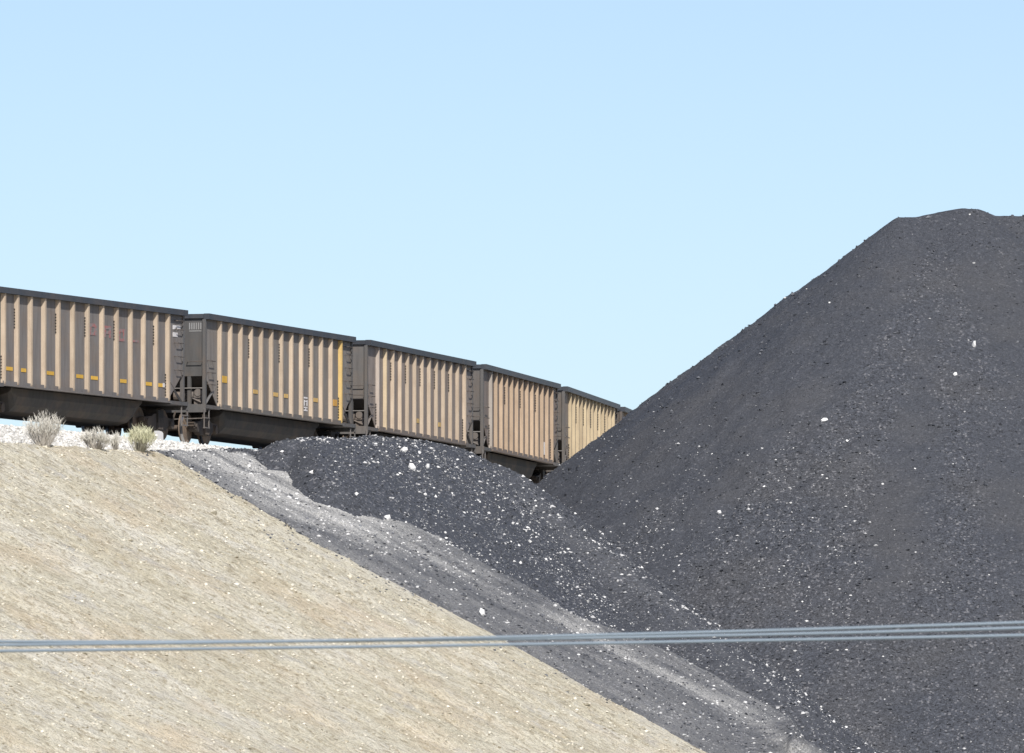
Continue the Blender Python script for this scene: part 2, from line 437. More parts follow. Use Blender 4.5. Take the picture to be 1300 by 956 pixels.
# ballast
def ballast():
    prof = [(-3.3, -.75), (-1.95, -.16), (-.9, -.10), (.9, -.10), (1.95, -.13), (2.6, -.40), (3.35, -.80)]
    ss = np.arange(-50, 110, .25); V = []; 
    fine = []
    for (a, za), (b, zb) in zip(prof[:-1], prof[1:]):
        for t in np.linspace(0, 1, 6, endpoint=False): fine.append((a + t*(b-a), za + t*(zb-za)))
    fine.append(prof[-1])
    for s in ss:
        x, y, th = at_s(s)
        for d, z in fine:
            j = .045 * (random.random() - .5) if abs(d) > 1.2 else .01 * random.random()
            V.append((x + d*math.cos(th), y - d*math.sin(th), RT + z + j))
    k = len(fine); n = len(ss)
    idx = np.arange(n*k).reshape(n, k)
    F = np.stack([idx[:-1, :-1], idx[:-1, 1:], idx[1:, 1:], idx[1:, :-1]], -1).reshape(-1, 4)
    o = mesh_np('ballast_bed', V, F, M['ballast'], False, RNG.random(len(V)) * .8 + .1)
    tag(o, 'white crushed stone bed under the rails', kind='structure')
    return fine
ballast()

# stones as real little rocks, joined
OCT = np.array([(1,0,0),(-1,0,0),(0,1,0),(0,-1,0),(0,0,1),(0,0,-1)], float)
OCF = np.array([(0,2,4),(2,1,4),(1,3,4),(3,0,4),(2,0,5),(1,2,5),(3,1,5),(0,3,5)])
def ico():
    p = (1 + 5**.5) / 2
    v = np.array([(-1,p,0),(1,p,0),(-1,-p,0),(1,-p,0),(0,-1,p),(0,1,p),(0,-1,-p),(0,1,-p),(p,0,-1),(p,0,1),(-p,0,-1),(-p,0,1)], float)
    f = np.array([(0,11,5),(0,5,1),(0,1,7),(0,7,10),(0,10,11),(1,5,9),(5,11,4),(11,10,2),(10,7,6),(7,1,8),(3,9,4),(3,4,2),(3,2,6),(3,6,8),(3,8,9),(4,9,5),(2,4,11),(6,2,10),(8,6,7),(9,8,1)])
    return v / np.linalg.norm(v[0]), f
ICO = ico()
def stones(name, P, size, mat, tone, flat=.6, proto='oct', label=None, sink=.38, parent=None):
    bv, bf = (OCT, OCF) if proto == 'oct' else ICO
    n = len(P); k = len(bv)
    sh = bv[None] * (1 + .55 * (RNG.random((n, k, 1)) - .5)) + .25 * (RNG.random((n, k, 3)) - .5)
    sh *= np.stack([.8 + .6*RNG.random(n), .7 + .5*RNG.random(n), np.full(n, flat) * (.7 + .6*RNG.random(n))], -1)[:, None, :]
    a = RNG.random(n) * 2 * np.pi; ca, sa = np.cos(a)[:, None], np.sin(a)[:, None]
    x = sh[..., 0]*ca - sh[..., 1]*sa; y = sh[..., 0]*sa + sh[..., 1]*ca
    tl = (RNG.random(n) - .5)[:, None] * 1.6; ct, stt = np.cos(tl), np.sin(tl)
    y, z = y*ct - sh[..., 2]*stt, y*stt + sh[..., 2]*ct
    V = np.stack([x, y, z], -1) * (size * .5)[:, None, None]
    V += P[:, None, :]; V[..., 2] += (size * (.5 - sink) * flat)[:, None]
    F = bf[None] + (np.arange(n) * k)[:, None, None]
    o = mesh_np(name, V.reshape(-1, 3), F.reshape(-1, 3), mat, False, np.repeat(tone, k), parent)
    if label: tag(o, label, kind='stuff')
    return o
def in_frame(P, m=40):
    """only scatter where this side of the land can be seen, with a generous margin"""
    px = 650 + FPX * P[:, 0] / P[:, 1]
    return (px > -260 - m) & (px < 1560 + m)
def sizes(n, lo, hi, p=3.0): return lo + (hi - lo) * RNG.random(n)**p

def scatter(f, x0, x1, y0, y1, n, test):
    X = x0 + (x1-x0)*RNG.random(n); Y = y0 + (y1-y0)*RNG.random(n); Z = f(X, Y)
    P = np.stack([X, Y, Z], -1); k = test(X, Y, Z) & in_frame(P); return P[k]
d_ = lateral
ontan = lambda X, Y, Z: (d_(X, Y) > 3.2) & (d_(X, Y) < 27) & (Y < w0(d_(X, Y)) + .3)
P = scatter(E, -32, 20, 238, 303, 130000, ontan)
stones('tan_stones', P, sizes(len(P), .03, .12, 5), M['tanstone'], np.clip(RNG.normal(.45, .35, len(P)), 0, 1), .55, label='small stones littering the tan slope')
P = scatter(E, -32, 20, 238, 303, 200, ontan)
stones('tan_rocks', P, sizes(len(P), .10, .30, 3), M['tanstone'], np.clip(RNG.normal(.5, .3, len(P)), 0, 1), .5, 'ico', label='larger rocks lying on the tan slope')

P = scatter(E, -13, 20, 258, 300, 60000, lambda X, Y, Z: (d_(X, Y) > 4) & (Y < w0(d_(X, Y)) + .2) & (Y > w0(d_(X, Y)) - 3.2))
gap = w0(d_(P[:, 0], P[:, 1])) - P[:, 1]; tongue = .7 + 1.6 * fbm(d_(P[:, 0], P[:, 1]) * .9, P[:, 1] * .2, 19, 3)
P = P[RNG.random(len(P)) < np.exp(-np.maximum(gap, 0) / np.clip(tongue, .12, 1.4))]
stones('spilled_lumps', P, sizes(len(P), .03, .13, 3), M['coallump'], np.clip(RNG.normal(.35, .35, len(P)), 0, 1), .6, label='coal crumbs spilled over the edge of the tan slope')
ontal = lambda X, Y, Z: (d_(X, Y) > 2.6) & (Y > w0(d_(X, Y)) - .3) & (Y < w1(d_(X, Y)) + 1.5) & (Z > S(X, Y) - .05)
P = scatter(G, -13, 22, 256, 316, 110000, ontal)
tn = talus_tone(P[:, 0], P[:, 1])
pale = RNG.random(len(P)) < .10 + .62 * tn
stones('gravel_stones', P[pale], sizes(pale.sum(), .03, .13, 4), M['whitestone'], np.clip(RNG.normal(.6, .3, pale.sum()), 0, 1), .6, label='pale gravel strewn over the grey scree')
P2 = P[~pale]; P2 = P2[RNG.random(len(P2)) > .85 * talus_tone(P2[:, 0], P2[:, 1])]
stones('scree_lumps', P2, sizes(len(P2), .03, .12, 3), M['coallump'], np.clip(RNG.normal(.4, .3, len(P2)), 0, 1), .7, label='dark coal pieces on the grey scree')

onS = lambda X, Y, Z: (Z > E_plain(X, Y)) & (Z > B(X, Y) - .1) & (Z > G(X, Y) - .1)
P = scatter(S, -11, 18, 272, 332, 90000, onS)
tn = s_tone(P[:, 0], P[:, 1]); pale = RNG.random(len(P)) < .03 + .40 * tn
stones('dusty_gravel', P[pale], sizes(pale.sum(), .03, .13, 4), M['whitestone'], np.clip(RNG.normal(.25, .3, pale.sum()), 0, 1), .6, label='pale gravel streaks on the right flank of the low heap')
P = P[~pale]; P = P[RNG.random(len(P)) > .75 * s_tone(P[:, 0], P[:, 1])]
stones('heap_lumps', P, sizes(len(P), .03, .12, 3), M['coallump'], np.clip(RNG.normal(.4, .3, len(P)), 0, 1), .75, label='coal lumps covering the low heap')
P = scatter(S, -11, 18, 272, 332, 80000, onS)
q = .45 + .7 * fbm(P[:, 0] * .5, P[:, 1] * .5, 55, 3); P = P[RNG.random(len(P)) < np.clip(q, .08, 1)]
stones('heap_flecks', P, sizes(len(P), .028, .16, 9), M['whitestone'], np.clip(RNG.normal(.68, .3, len(P)), 0, 1), .65, label='white stone flecks scattered over the low coal heap')

onB = lambda X, Y, Z: (Z > E_plain(X, Y) - .1) & (Z > S(X, Y) - .1) & (Y < BY + 9)
P = scatter(B, -7, 30, 296, 338, 150000, onB)
q = b_tone(P[:, 0], P[:, 1]); P = P[RNG.random(len(P)) < np.clip(q * .7, .24, .8)]
stones('pile_lumps', P, sizes(len(P), .03, .13, 4.5), M['coallump'], np.clip(RNG.normal(.26, .28, len(P)), 0, 1), .75, label='coal lumps covering the huge pile')
P = scatter(B, -7, 30, 296, 332, 75000, onB)
q = np.clip((14.5 - P[:, 2]) / 10, .03, 1) * (.35 + 1.1 * fbm(P[:, 0] * .3, P[:, 2] * .3, 59, 3)) * (.3 + b_tone(P[:, 0], P[:, 1])) * np.where(P[:, 0] < 9, 2.2, 1.0); P = P[RNG.random(len(P)) < np.clip(q, .01, 1)]
stones('pile_flecks', P, sizes(len(P), .03, .12, 6), M['whitestone'], np.clip(RNG.normal(.5, .35, len(P)), 0, 1), .6, label='white stone flecks scattered over the huge coal pile')

nb = 16000
s_ = -48 + 60 * RNG.random(nb); dd = 1.5 + 1.95 * RNG.random(nb)**.8
bx = np.interp(s_, CS, CX) + dd*np.cos(np.interp(s_, CS, CT)); by = np.interp(s_, CS, CY) - dd*np.sin(np.interp(s_, CS, CT))
bz = RT + np.interp(dd, [1.5, 1.95, 2.6, 3.35], [-.11, -.13, -.40, -.80])
P = np.stack([bx, by, bz], -1)
stones('ballast_stones', P, sizes(nb, .05, .13, 1.5), M['pebble'], np.clip(RNG.normal(.7, .3, nb), 0, 1), .8, 'oct', label='white crushed stones of the track bed')
nb = 5000
s_ = 12 + 40 * RNG.random(nb); dd = 1.5 + 1.95 * RNG.random(nb)**.8
bx = np.interp(s_, CS, CX) + dd*np.cos(np.interp(s_, CS, CT)); by = np.interp(s_, CS, CY) - dd*np.sin(np.interp(s_, CS, CT))
bz = RT + np.interp(dd, [1.5, 1.95, 2.6, 3.35], [-.11, -.13, -.40, -.80])
stones('ballast_stones', np.stack([bx, by, bz], -1), sizes(nb, .05, .13, 1.5), M['pebble'], np.clip(RNG.normal(.55, .35, nb), 0, 1), .8, 'oct', label='white crushed stones of the track bed beside the low heap')

# the stones one can pick out singly
def rock(px, py, size, f, label, flat=.6, seed=1, mat='whitestone', shape=(1, .8)):
    x, y, z = hit(f, px, py, 255, 335, 4000)
    r = np.random.default_rng(seed); v, fc = ICO
    v = v * (1 + .5 * (r.random((12, 1)) - .5)) * np.array([shape[0], shape[1], flat]) * size * .5
    o = mesh_np('rock', v, fc, M[mat], False, np.full(12, .95)); o.location = (x, y, z + .15 * size * flat)
    o.rotation_euler = (.5 * r.random(), -.25, r.random() * 1.2)
    tag(o, label, 'rock', 'single pale stones on the coal')
rock(1047, 534, .34, B, 'flat pointed white slab in the middle of the huge coal pile', .45, 3, shape=(1.1, .5))
rock(1237, 440, .22, B, 'upright white stone high on the right of the huge coal pile', 1.5, 4, shape=(.6, .6))
rock(1213, 476, .17, B, 'round white stone below the upright one, high on the coal pile', .9, 5)
rock(913, 652, .20, B, 'white stone low on the left part of the huge coal pile', .8, 6)
rock(785, 699, .20, S if S(np.array([0.]), np.array([310.]))[0] > 90 else B, 'white stone by the foot of the huge pile beside the low heap', .8, 7)
rock(513, 573, .28, S, 'large white rock just below the crest of the low coal heap', .8, 8)
rock(523, 596, .30, S, 'ragged white stone cluster on the upper face of the low heap', 1.0, 9, shape=(.8, .7))
rock(543, 594, .22, S, 'tapering white stone right of the ragged cluster on the low heap', 1.1, 10, shape=(.7, .6))
rock(612, 781, .26, G, 'upright white stone on dark scree just above the tan slope', 1.2, 11, shape=(.7, .7))
rock(491, 658, .22, G, 'pale rock on the upper edge of the grey scree', .8, 12)
rock(700, 834, .42, E, 'rounded pale boulder at the lower edge of the tan slope below the cables', .8, 13, 'tanstone')

# ------------------------------------------------------------------ railway track
track = tag(empty('railway_track', (*at_s(0)[:2], RT)), 'railway track curving away on white ballast under the hopper train', 'railway track')
for off in (-.755, .755):
    m = MB(); prof = [(-.075, -.17), (.075, -.17), (.075, -.155), (.012, -.13), (.012, -.045), (.036, -.035), (.036, 0), (-.036, 0), (-.036, -.035), (-.012, -.045), (-.012, -.13), (-.075, -.155)]
    rings = []
    for s in np.arange(-46, 106, 1.0):
        x, y, th = at_s(s)
        rings.append([(x + (off + a)*math.cos(th) - track.location.x, y - (off + a)*math.sin(th) - track.location.y, b) for a, b in prof])
    m.loft(rings); m.build('rail', M['rail'], track)

# ------------------------------------------------------------------ coal cars (local x along the track away from us, near side -y, z above rail)
HL = CARL / 2
ZB, ZT = 1.05, 3.83
SY, RY = 1.40, 1.515
RIBX = [-5.95 + i * (11.9 / 12) for i in range(13)]
RIBX1 = [-5.95, -5.02, -4.08, -3.12, -2.10, -1.06, 0, 1.06, 2.12, 3.16, 4.12, 5.05, 5.95]

def rib_mesh():
    m = MB()
    def ring(z, out): return [(-.095, -SY, z), (-.05, -SY - out, z), (.05, -SY - out, z), (.095, -SY, z)]
    m.loft([ring(1.105, .105), ring(1.13, .108), ring(1.15, RY - SY), ring(3.655, RY - SY)])
    return m.mesh('rib', M['rib'])
def bolt_mesh(z0, n, pitch):
    m = MB()
    for i in range(n): m.box(-.118, -.082, -SY - .04, -SY - .004, z0 + i*pitch, z0 + i*pitch + .04)
    return m.mesh('bolt_row', M['chord'])
def side_mesh(y):
    m = MB(); t = .012
    pl = [(-HL, 1.98), (-6.05, 1.12), (6.05, 1.12), (HL, 1.98), (HL, 3.70), (-HL, 3.70)]
    m.loft([[(x, y - t, z) for x, z in pl], [(x, y + t, z) for x, z in pl]]); return m.mesh('side_sheet', M['panel'])
def grab_mesh(w_, axis):
    m = MB(); r = .014; o = .11
    if axis == 'end': pts = [(0, -w_/2, 0), (-o, -w_/2, -.01), (-o, w_/2, -.01), (0, w_/2, 0)]
    else: pts = [(-w_/2, 0, 0), (-w_/2, -o, -.01), (w_/2, -o, -.01), (w_/2, 0, 0)]
    m.tube(pts, r, 5); return m.mesh('grab_iron', M['under'])
SH = dict(rib=rib_mesh(), bolts=bolt_mesh(2.72, 7, .085), bolts_low=bolt_mesh(1.26, 8, .085), side_n=side_mesh(-SY), side_f=side_mesh(SY),
          grab_end=grab_mesh(.46, 'end'), grab_side=grab_mesh(.46, 'side'))

def part(name, mesh, parent, loc=(0, 0, 0), rz=0, color=None, label=None):
    o = bpy.data.objects.new(name, mesh); COL.objects.link(o); o.parent = parent; o.location = loc; o.rotation_euler = (0, 0, rz)
    if color: o.color = (*color, 1)
    if label: o['label'] = label
    return o

CACHE = {}
def shared(key, fn):
    if key not in CACHE: CACHE[key] = fn()
    return CACHE[key]

def wheel_mesh():
    m = MB(); prof = [(.10, -.075), (.10, .075), (.20, .05), (.36, .03), (.415, .05), (.455, .065), (.46, -.035), (.485, -.045), (.485, -.07), (.40, -.07), (.34, -.03), (.20, -.045)]
    k = 28; rings = []
    for j in range(k + 1):
        a = 2*math.pi*j/k; rings.append([(r*math.cos(a), h, r*math.sin(a)) for r, h in prof])
    m.loft(rings, cap=False); return m.mesh('wheel', M['hub'])
def tread_mesh():
    m = MB(); k = 28
    m.loft([[(r*math.cos(2*math.pi*j/k), h, r*math.sin(2*math.pi*j/k)) for r, h in ((.457, .060), (.462, .060), (.466, -.032), (.457, -.032))] for j in range(k + 1)], cap=False)
    return m.mesh('tread', M['tread'])
def frame_mesh():
    m = MB(); t = .09
    top = [(-1.12, .50), (-1.12, .62), (-.55, .66), (-.35, .74), (.35, .74), (.55, .66), (1.12, .62), (1.12, .50), (.78, .46), (.48, .26), (-.48, .26), (-.78, .46)]
    m.loft([[(x, -t, z) for x, z in top], [(x, t, z) for x, z in top]])
    for sx in (-1, 1): m.cyl((sx*.89, -.02, .46), 1, .13, .26, 14); m.box(sx*.89-.16, sx*.89+.16, -.11, .11, .44, .60)
    for x in (-.12, 0, .12): m.cyl((x, -.10, .46), 2, .065, .34, 10)
    return m.mesh('side_frame', M['hub'])

def make_bogie(car, x):
    b = empty('bogie', (x, 0, 0), 0, car)
    for sx in (-1, 1):
        for sy in (-1, 1):
            wl = part('wheel', shared('wheel', wheel_mesh), b, (sx*.89, sy*.755, .46), 0 if sy > 0 else math.pi)
            wl.color = (.17, .13, .10, 1)
        part('axle', shared('axle', lambda: MB().cyl((0, 0, 0), 1, .085, 1.9, 12).mesh('axle', M['hub'])), b, (sx*.89, 0, .46), color=(.10, .08, .07))
        part('wheel_tread', shared('tread', tread_mesh), b, (sx*.89, -.755, .46), math.pi)
        part('wheel_tread', shared('tread', tread_mesh), b, (sx*.89, .755, .46), 0)
    for sy in (-1, 1): part('side_frame', shared('frame', frame_mesh), b, (0, sy*1.0, 0), 0 if sy < 0 else math.pi, (.055, .047, .042))
    part('bolster', shared('bolster', lambda: MB().box(-.2, .2, -1.15, 1.15, .48, .86).mesh('bolster', M['under'])), b, color=(.03, .028, .026))
    return b

def make_car(i, pan, rib, end, chord, ribx, bolt_at, extra=()):
    x, y, th = at_s((i - 2) * PITCHL)
    car = empty('hopper_car', (x, y, RT), math.pi/2 - th)
    # body
    part('side_sheet', SH['side_n'], car, color=pan); part('side_sheet', SH['side_f'], car, color=pan)
    for sx in (-1, 1):
        f = lambda sx=sx: MB().box(sx*HL - .012, sx*HL + .012, -SY + .014, SY - .014, 1.98, 3.70).mesh('end_sheet', M['end'])
        part('end_sheet', shared(('es', sx), f), car, color=end)
        def slope(sx=sx):
            m = MB(); a, b = (sx*HL, 1.97), (sx*6.0, 1.14)
            m.loft([[(a[0], -SY+.016, a[1]), (b[0], -SY+.016, b[1]), (b[0]-sx*.03, -SY+.016, b[1]), (a[0]-sx*.03, -SY+.016, a[1])],
                    [(a[0], SY-.016, a[1]), (b[0], SY-.016, b[1]), (b[0]-sx*.03, SY-.016, b[1]), (a[0]-sx*.03, SY-.016, a[1])]])
            return m.mesh('slope_sheet', M['under'])
        part('slope_sheet', shared(('ss', sx), slope), car, color=(.05, .045, .042))
        for sy in (-1, 1):
            def post(sx=sx, sy=sy):
                return MB().box(sx*HL - .075, sx*HL + .03, sy*SY - .05, sy*SY + .05, 1.14, 3.66).mesh('corner_post', M['end'])
            part('corner_post', shared(('cp', sx, sy), post), car, color=end)
            def ep(sx=sx, sy=sy): return MB().box(sx*(HL-.02) - .05, sx*(HL-.02) + .05, sy*.92 - .05, sy*.92 + .05, 1.14, 1.975).mesh('end_post', M['end'])
            part('end_post', shared(('ep', sx, sy), ep), car, color=end)
            def stp(sx=sx, sy=sy):
                m = MB(); x0, x1 = sx*HL - .22, sx*HL + .22; yy = sy*1.46
                for xx in (x0, x1): m.box(xx-.022, xx+.022, yy-.014, yy+.014, .42, 1.03)
                for zz in (.43, .72): m.box(x0, x1, yy-.035, yy+.035, zz, zz+.03)
                return m.mesh('sill_step', M['under'])
            part('sill_step', shared(('st', sx, sy), stp), car, color=(.17, .16, .155))
            def br(sx=sx, sy=sy):
                m = MB(); m.tube([(sx*(HL-.1), sy*(SY-.02), 1.16), (sx*6.15, sy*(SY-.02), 1.72)], .045, 4); return m.mesh('brace', M['end'])
            part('brace', shared(('br', sx, sy), br), car, color=tuple(c*1.3 for c in end))
        def plat(sx=sx):
            m = MB(); a, b = sorted((sx*6.03, sx*(HL + .16)))
            m.box(a, b, -1.5, 1.5, 1.02, 1.125); m.box(*sorted((sx*(HL+.163), sx*(HL+.20))), -1.5, 1.5, .90, 1.14)
            return m.mesh('end_platform', M['end'])
        part('end_platform', shared(('pl', sx), plat), car, color=end)
        def cpl(sx=sx):
            m = MB(); a, b = sorted((sx*(HL+.21), sx*7.86)); m.box(a, b, -.09, .09, .74, .94)
            a, b = sorted((sx*7.861, sx*8.075)); m.box(a, b, -.17, .19, .70, .99); return m.mesh('coupler', M['hub'])
        part('coupler', shared(('cpl', sx), cpl), car, color=(.09, .07, .06))
        def rail_(sx=sx): return MB().tube([(sx*(HL+.06), -1.36, 1.62), (sx*(HL+.06), 1.36, 1.62)], .018, 6).mesh('handrail', M['end'])
        part('handrail', shared(('hr', sx), rail_), car, color=(.22, .21, .2))
        # grab irons on the end and on the side bay
        for z in (2.12, 2.42, 2.72, 3.02, 3.32, 3.58) if sx < 0 and i in (3, 4, 5) else (2.42, 2.80, 3.18, 3.5):
            if sx < 0 and z > 2.45: continue
            part('grab_iron', SH['grab_end'], car, (sx*(HL + .012), -1.12, z), 0 if sx < 0 else math.pi, (.10, .09, .085))
        for z in ((2.05, 2.45, 2.85, 3.25, 3.5) if sx > 0 else (1.75, 2.1, 2.45)):
            part('grab_iron', SH['grab_side'], car, (sx*6.78, -SY - .012, z), 0, (.10, .09, .085))
    # brake gear in the near end opening
    def gear():
        m = MB(); m.cyl((-6.72, -.62, 1.42), 1, .16, .62, 14); m.cyl((-6.9, .25, 1.38), 1, .19, .5, 14)
        m.box(-7.0, -6.72, -1.22, -1.0, 1.13, 1.42); m.cyl((-6.95, -1.12, 1.5), 0, .11, .14, 12)
        m.tube([(-6.9, -1.3, 1.25), (-6.7, -1.1, 1.55), (-6.6, -.5, 1.62), (-6.6, .4, 1.3)], .025, 6)
        m.tube([(-7.05, -1.25, 1.2), (-7.0, -.9, 1.36), (-6.9, -.4, 1.18)], .03, 6)
        return m.mesh('brake_gear', M['hub'])
    part('brake_gear', shared('gear', gear), car, color=(.15, .135, .125))
    def wheelb(): 
        m = MB(); k = 20
        m.tube([(HL + .16, -.95 + .24*math.cos(2*math.pi*j/k), 2.25 + .24*math.sin(2*math.pi*j/k)) for j in range(k+1)], .018, 5)
        m.box(HL + .02, HL + .17, -.99, -.91, 2.21, 2.29); m.box(HL+.15, HL+.165, -1.18, -.72, 2.24, 2.26); return m.mesh('brake_wheel', M['under'])
    part('brake_wheel', shared('bw', wheelb), car, color=(.1, .09, .085))
    # air hose and lever hanging below the near end
    def hose(): return MB().tube([(-HL-.2, -.55, .92), (-HL-.42, -.56, .72), (-HL-.5, -.52, .5), (-HL-.6, -.4, .42)], .03, 6).mesh('air_hose', M['under'])
    part('air_hose', shared('hose', hose), car, color=(.03, .03, .03))
    def lever(): return MB().tube([(-HL-.12, -1.42, .98), (-HL-.22, -1.40, .72), (-HL-.22, -.5, .70)], .018, 5).mesh('uncoupling_lever', M['under'])
    part('uncoupling_lever', shared('lev', lever), car, color=(.16, .15, .14))
    # top chord ring
    def top():
        m = MB()
        for sy in (-1, 1):
            a, b = sorted((sy*1.385, sy*1.555)); m.box(-HL - .06, HL + .06, a, b, 3.66, ZT)
        for sx in (-1, 1):
            a, b = sorted((sx*(HL - .10), sx*(HL + .075))); m.box(a, b, -1.384, 1.384, 3.69, ZT - .01)
        return m.mesh('top_chord', M['chord'])
    part('top_chord', shared('top', top), car, color=chord)
    # side sill, tub, centre sill, coal load
    def sill(sy):
        m = MB(); a, b = sorted((sy*1.36, sy*1.50)); m.box(-6.02, 6.02, a, b, ZB, 1.19)
        a, b = sorted((sy*1.50, sy*1.56)); m.box(-6.02, 6.02, a, b, ZB, ZB + .03); return m.mesh('side_sill', M['panel'])
    for sy in (-1, 1): part('side_sill', shared(('sill', sy), lambda: sill(sy)), car, color=tuple(c*.85 for c in pan))
    def tub():
        m = MB(); half = [(1.16, 1.045), (1.15, .82), (1.06, .58), (.88, .41), (.60, .33)]
        prof = [(-yy, z) for yy, z in half] + [(yy, z) for yy, z in reversed(half)]
        rings = []
        for xx, up in ((-4.75, .70), (-4.25, 0), (4.25, 0), (4.75, .70)):
            rings.append([(xx, yy, z + (1.06 - z) * up) for yy, z in prof])
        m.loft(rings); return m.mesh('tub', M['under'])
    part('tub', shared('tub', tub), car, color=(.055, .052, .05) if i < 3 else (.022, .024, .03))
    part('center_sill', shared('cs', lambda: MB().box(-7.35, 7.35, -.2, .2, .72, 1.015).mesh('center_sill', M['under'])), car, color=(.025, .023, .022))
    part('coal_load', shared('load', lambda: MB().box(-HL+.05, HL-.05, -SY+.05, SY-.05, 2.2, 3.3).mesh('coal_load', M['coal'])), car)
    # ribs
    for k, rx in enumerate(ribx):
        j = 1 + .10 * (random.random() - .5)
        part('rib', SH['rib'], car, (rx, 0, 0), color=extra.get(k, tuple(c*j for c in rib)) if isinstance(extra, dict) else tuple(c*j for c in rib))
        if k in bolt_at: part('bolt_row', SH['bolts'], car, (rx, 0, 0), color=(.03, .028, .027))['kind'] = 'stuff'
        if k in (0, 12): part('bolt_row', SH['bolts_low'], car, (rx, 0, 0), color=(.03, .028, .027))['kind'] = 'stuff'
    make_bogie(car, -6.17); make_bogie(car, 6.17)
    return car

def plate(car, x0, x1, z0, z1, mat, color=None, name='reflector', y=-SY, t=.008):
    o = MB().box(x0, x1, y - .016 - t, y - .0125, z0, z1).build(name, M[mat], car)
    if color: o.color = (*color, 1)
    return o

GREY = (.215, .205, .20)
cars = {}
spec = {
 1: ((.178, .168, .165), (.425, .345, .262), (.105, .104, .106), (.045, .05, .06), RIBX1, (1, 4, 6, 8, 11), {}),
 2: ((.19, .176, .162), (.43, .347, .262), (.10, .098, .097), (.045, .05, .06), RIBX, (3, 6, 9), {12: (.52, .36, .13)}),
 3: ((.235, .20, .178), (.425, .345, .262), (.12, .114, .11), (.045, .05, .06), RIBX, (2, 4, 6, 8, 10), {1: (.46, .37, .25), 0: (.36, .31, .27)}),
 4: ((.225, .18, .155), (.405, .305, .215), (.105, .1, .097), (.045, .05, .06), RIBX, (3, 6, 9), {0: (.30, .27, .24)}),
 5: ((.22, .18, .15), (.46, .375, .245), (.105, .098, .092), (.045, .05, .06), RIBX, (2, 4, 6, 8, 10), {}),
 6: ((.22, .19, .165), (.41, .325, .235), (.12, .10, .085), (.045, .05, .06), RIBX, (), {}),
}
labels = {1: 'nearest grey coal hopper car with faded red lettering, cut off by the left edge',
 2: 'coal hopper car with one orange yellow rib at its right end, second from left',
 3: 'beige ribbed coal hopper car behind the crest of the low coal heap, third from left',
 4: 'pinkish tan coal hopper car whose tub shows between the heap and the pile',
 5: 'yellowish coal hopper car half hidden behind the flank of the huge pile',
 6: 'last visible coal hopper car, only its upper corner showing above the pile'}
for i in range(1, 7):
    cars[i] = tag(make_car(i, *spec[i]), labels[i], 'hopper car', 'coal hopper cars of one train')
YEL = (.60, .36, .05)
c1 = cars[1]
for a, b, w_ in ((0, 1, .62), (1, 2, .42), (3, 4, .62), (5, 6, .60), (6, 7, .60), (8, 9, .56), (10, 11, .62), (11, 12, .58)):
    xe = RIBX1[b] - .20; plate(c1, xe - w_*.80, xe, 1.50, 1.605, 'yellow', YEL)
plate(c1, RIBX1[12] - .30, RIBX1[12] - .16, 1.50, 1.62, 'white', name='reflector_tip', y=-SY - .012)
for (a, x0, z0, h) in ((6, .36, 2.78, .34), (7, .34, 2.76, .34), (8, .34, 2.70, .36), (9, .40, 2.70, .18)):
    m = MB(); xe = RIBX1[a + 1] - .17
    if a < 9:
        m.box(xe-.62, xe-.50, -SY-.022, -SY-.0125, z0, z0+h); m.box(xe-.26, xe-.14, -SY-.022, -SY-.0125, z0, z0+h)
        m.box(xe-.498, xe-.262, -SY-.022, -SY-.0125, z0+h-.10, z0+h); m.box(xe-.498, xe-.262, -SY-.022, -SY-.0125, z0+(.10 if a == 7 else 0), z0+.09+(.10 if a == 7 else 0))
    else: m.box(xe-.6, xe-.1, -SY-.022, -SY-.0125, z0+.02, z0+.09); m.box(xe-.6, xe-.5, -SY-.022, -SY-.0125, z0+.092, z0+.2)
    m.build('lettering', M['red'], c1)
pn = MB(); pn.box(6.42, 6.98, -SY-.022, -SY-.0125, 3.30, 3.36); pn.box(6.42, 6.62, -SY-.022, -SY-.0125, 3.235, 3.298); pn.box(6.74, 6.98, -SY-.022, -SY-.0125, 3.235, 3.298)
pn.build('stencil', M['white'], c1)
plate(c1, 6.42, 6.78, 3.02, 3.15, 'white', name='stencil')
c2 = cars[2]
plate(c2, RIBX[1] - .62, RIBX[1] - .18, 1.86, 2.06, 'yellow', (.60, .36, .05))
for k, w_ in ((4, .42), (6, .42), (7, .36), (10, .44)):
    plate(c2, RIBX[k] - .20 - w_, RIBX[k] - .19, 1.66, 1.78, 'yellow', (.56, .37, .13))
plate(c2, RIBX[12] - .62, RIBX[12] - .22, 1.62, 1.82, 'yellow', (.55, .30, .07))
st = MB(); xe = RIBX[9] - .24; f_ = (-SY - .022, -SY - .0125)
st.box(xe - .34, xe, *f_, 1.72, 1.77); st.box(xe - .34, xe - .27, *f_, 1.50, 1.68); st.box(xe - .07, xe, *f_, 1.50, 1.68); st.box(xe - .26, xe - .08, *f_, 1.62, 1.66)
st.box(xe - .34, xe, *f_, 1.43, 1.47); st.box(xe - .34, xe, *f_, 1.34, 1.385); st.box(xe - .20, xe - .13, *f_, 1.386, 1.43)
st.build('stencil', M['white'], c2)
en = MB()
for k in range(6): en.box(-HL - .022, -HL - .0125, -1.30 + k*.07, -1.265 + k*.07, 3.36, 3.56)
en.box(-HL - .022, -HL - .0125, -1.30, -.92, 3.30, 3.33); en.build('stencil', M['faint'], c2)
for k in (6, 9): plate(cars[3], RIBX[k] - .50, RIBX[k] - .20, 1.52, 1.66, 'yellow', (.50, .34, .12))
plate(cars[4], RIBX[11] - .34, RIBX[11] - .17, 1.32, 1.75, 'white', name='stencil')

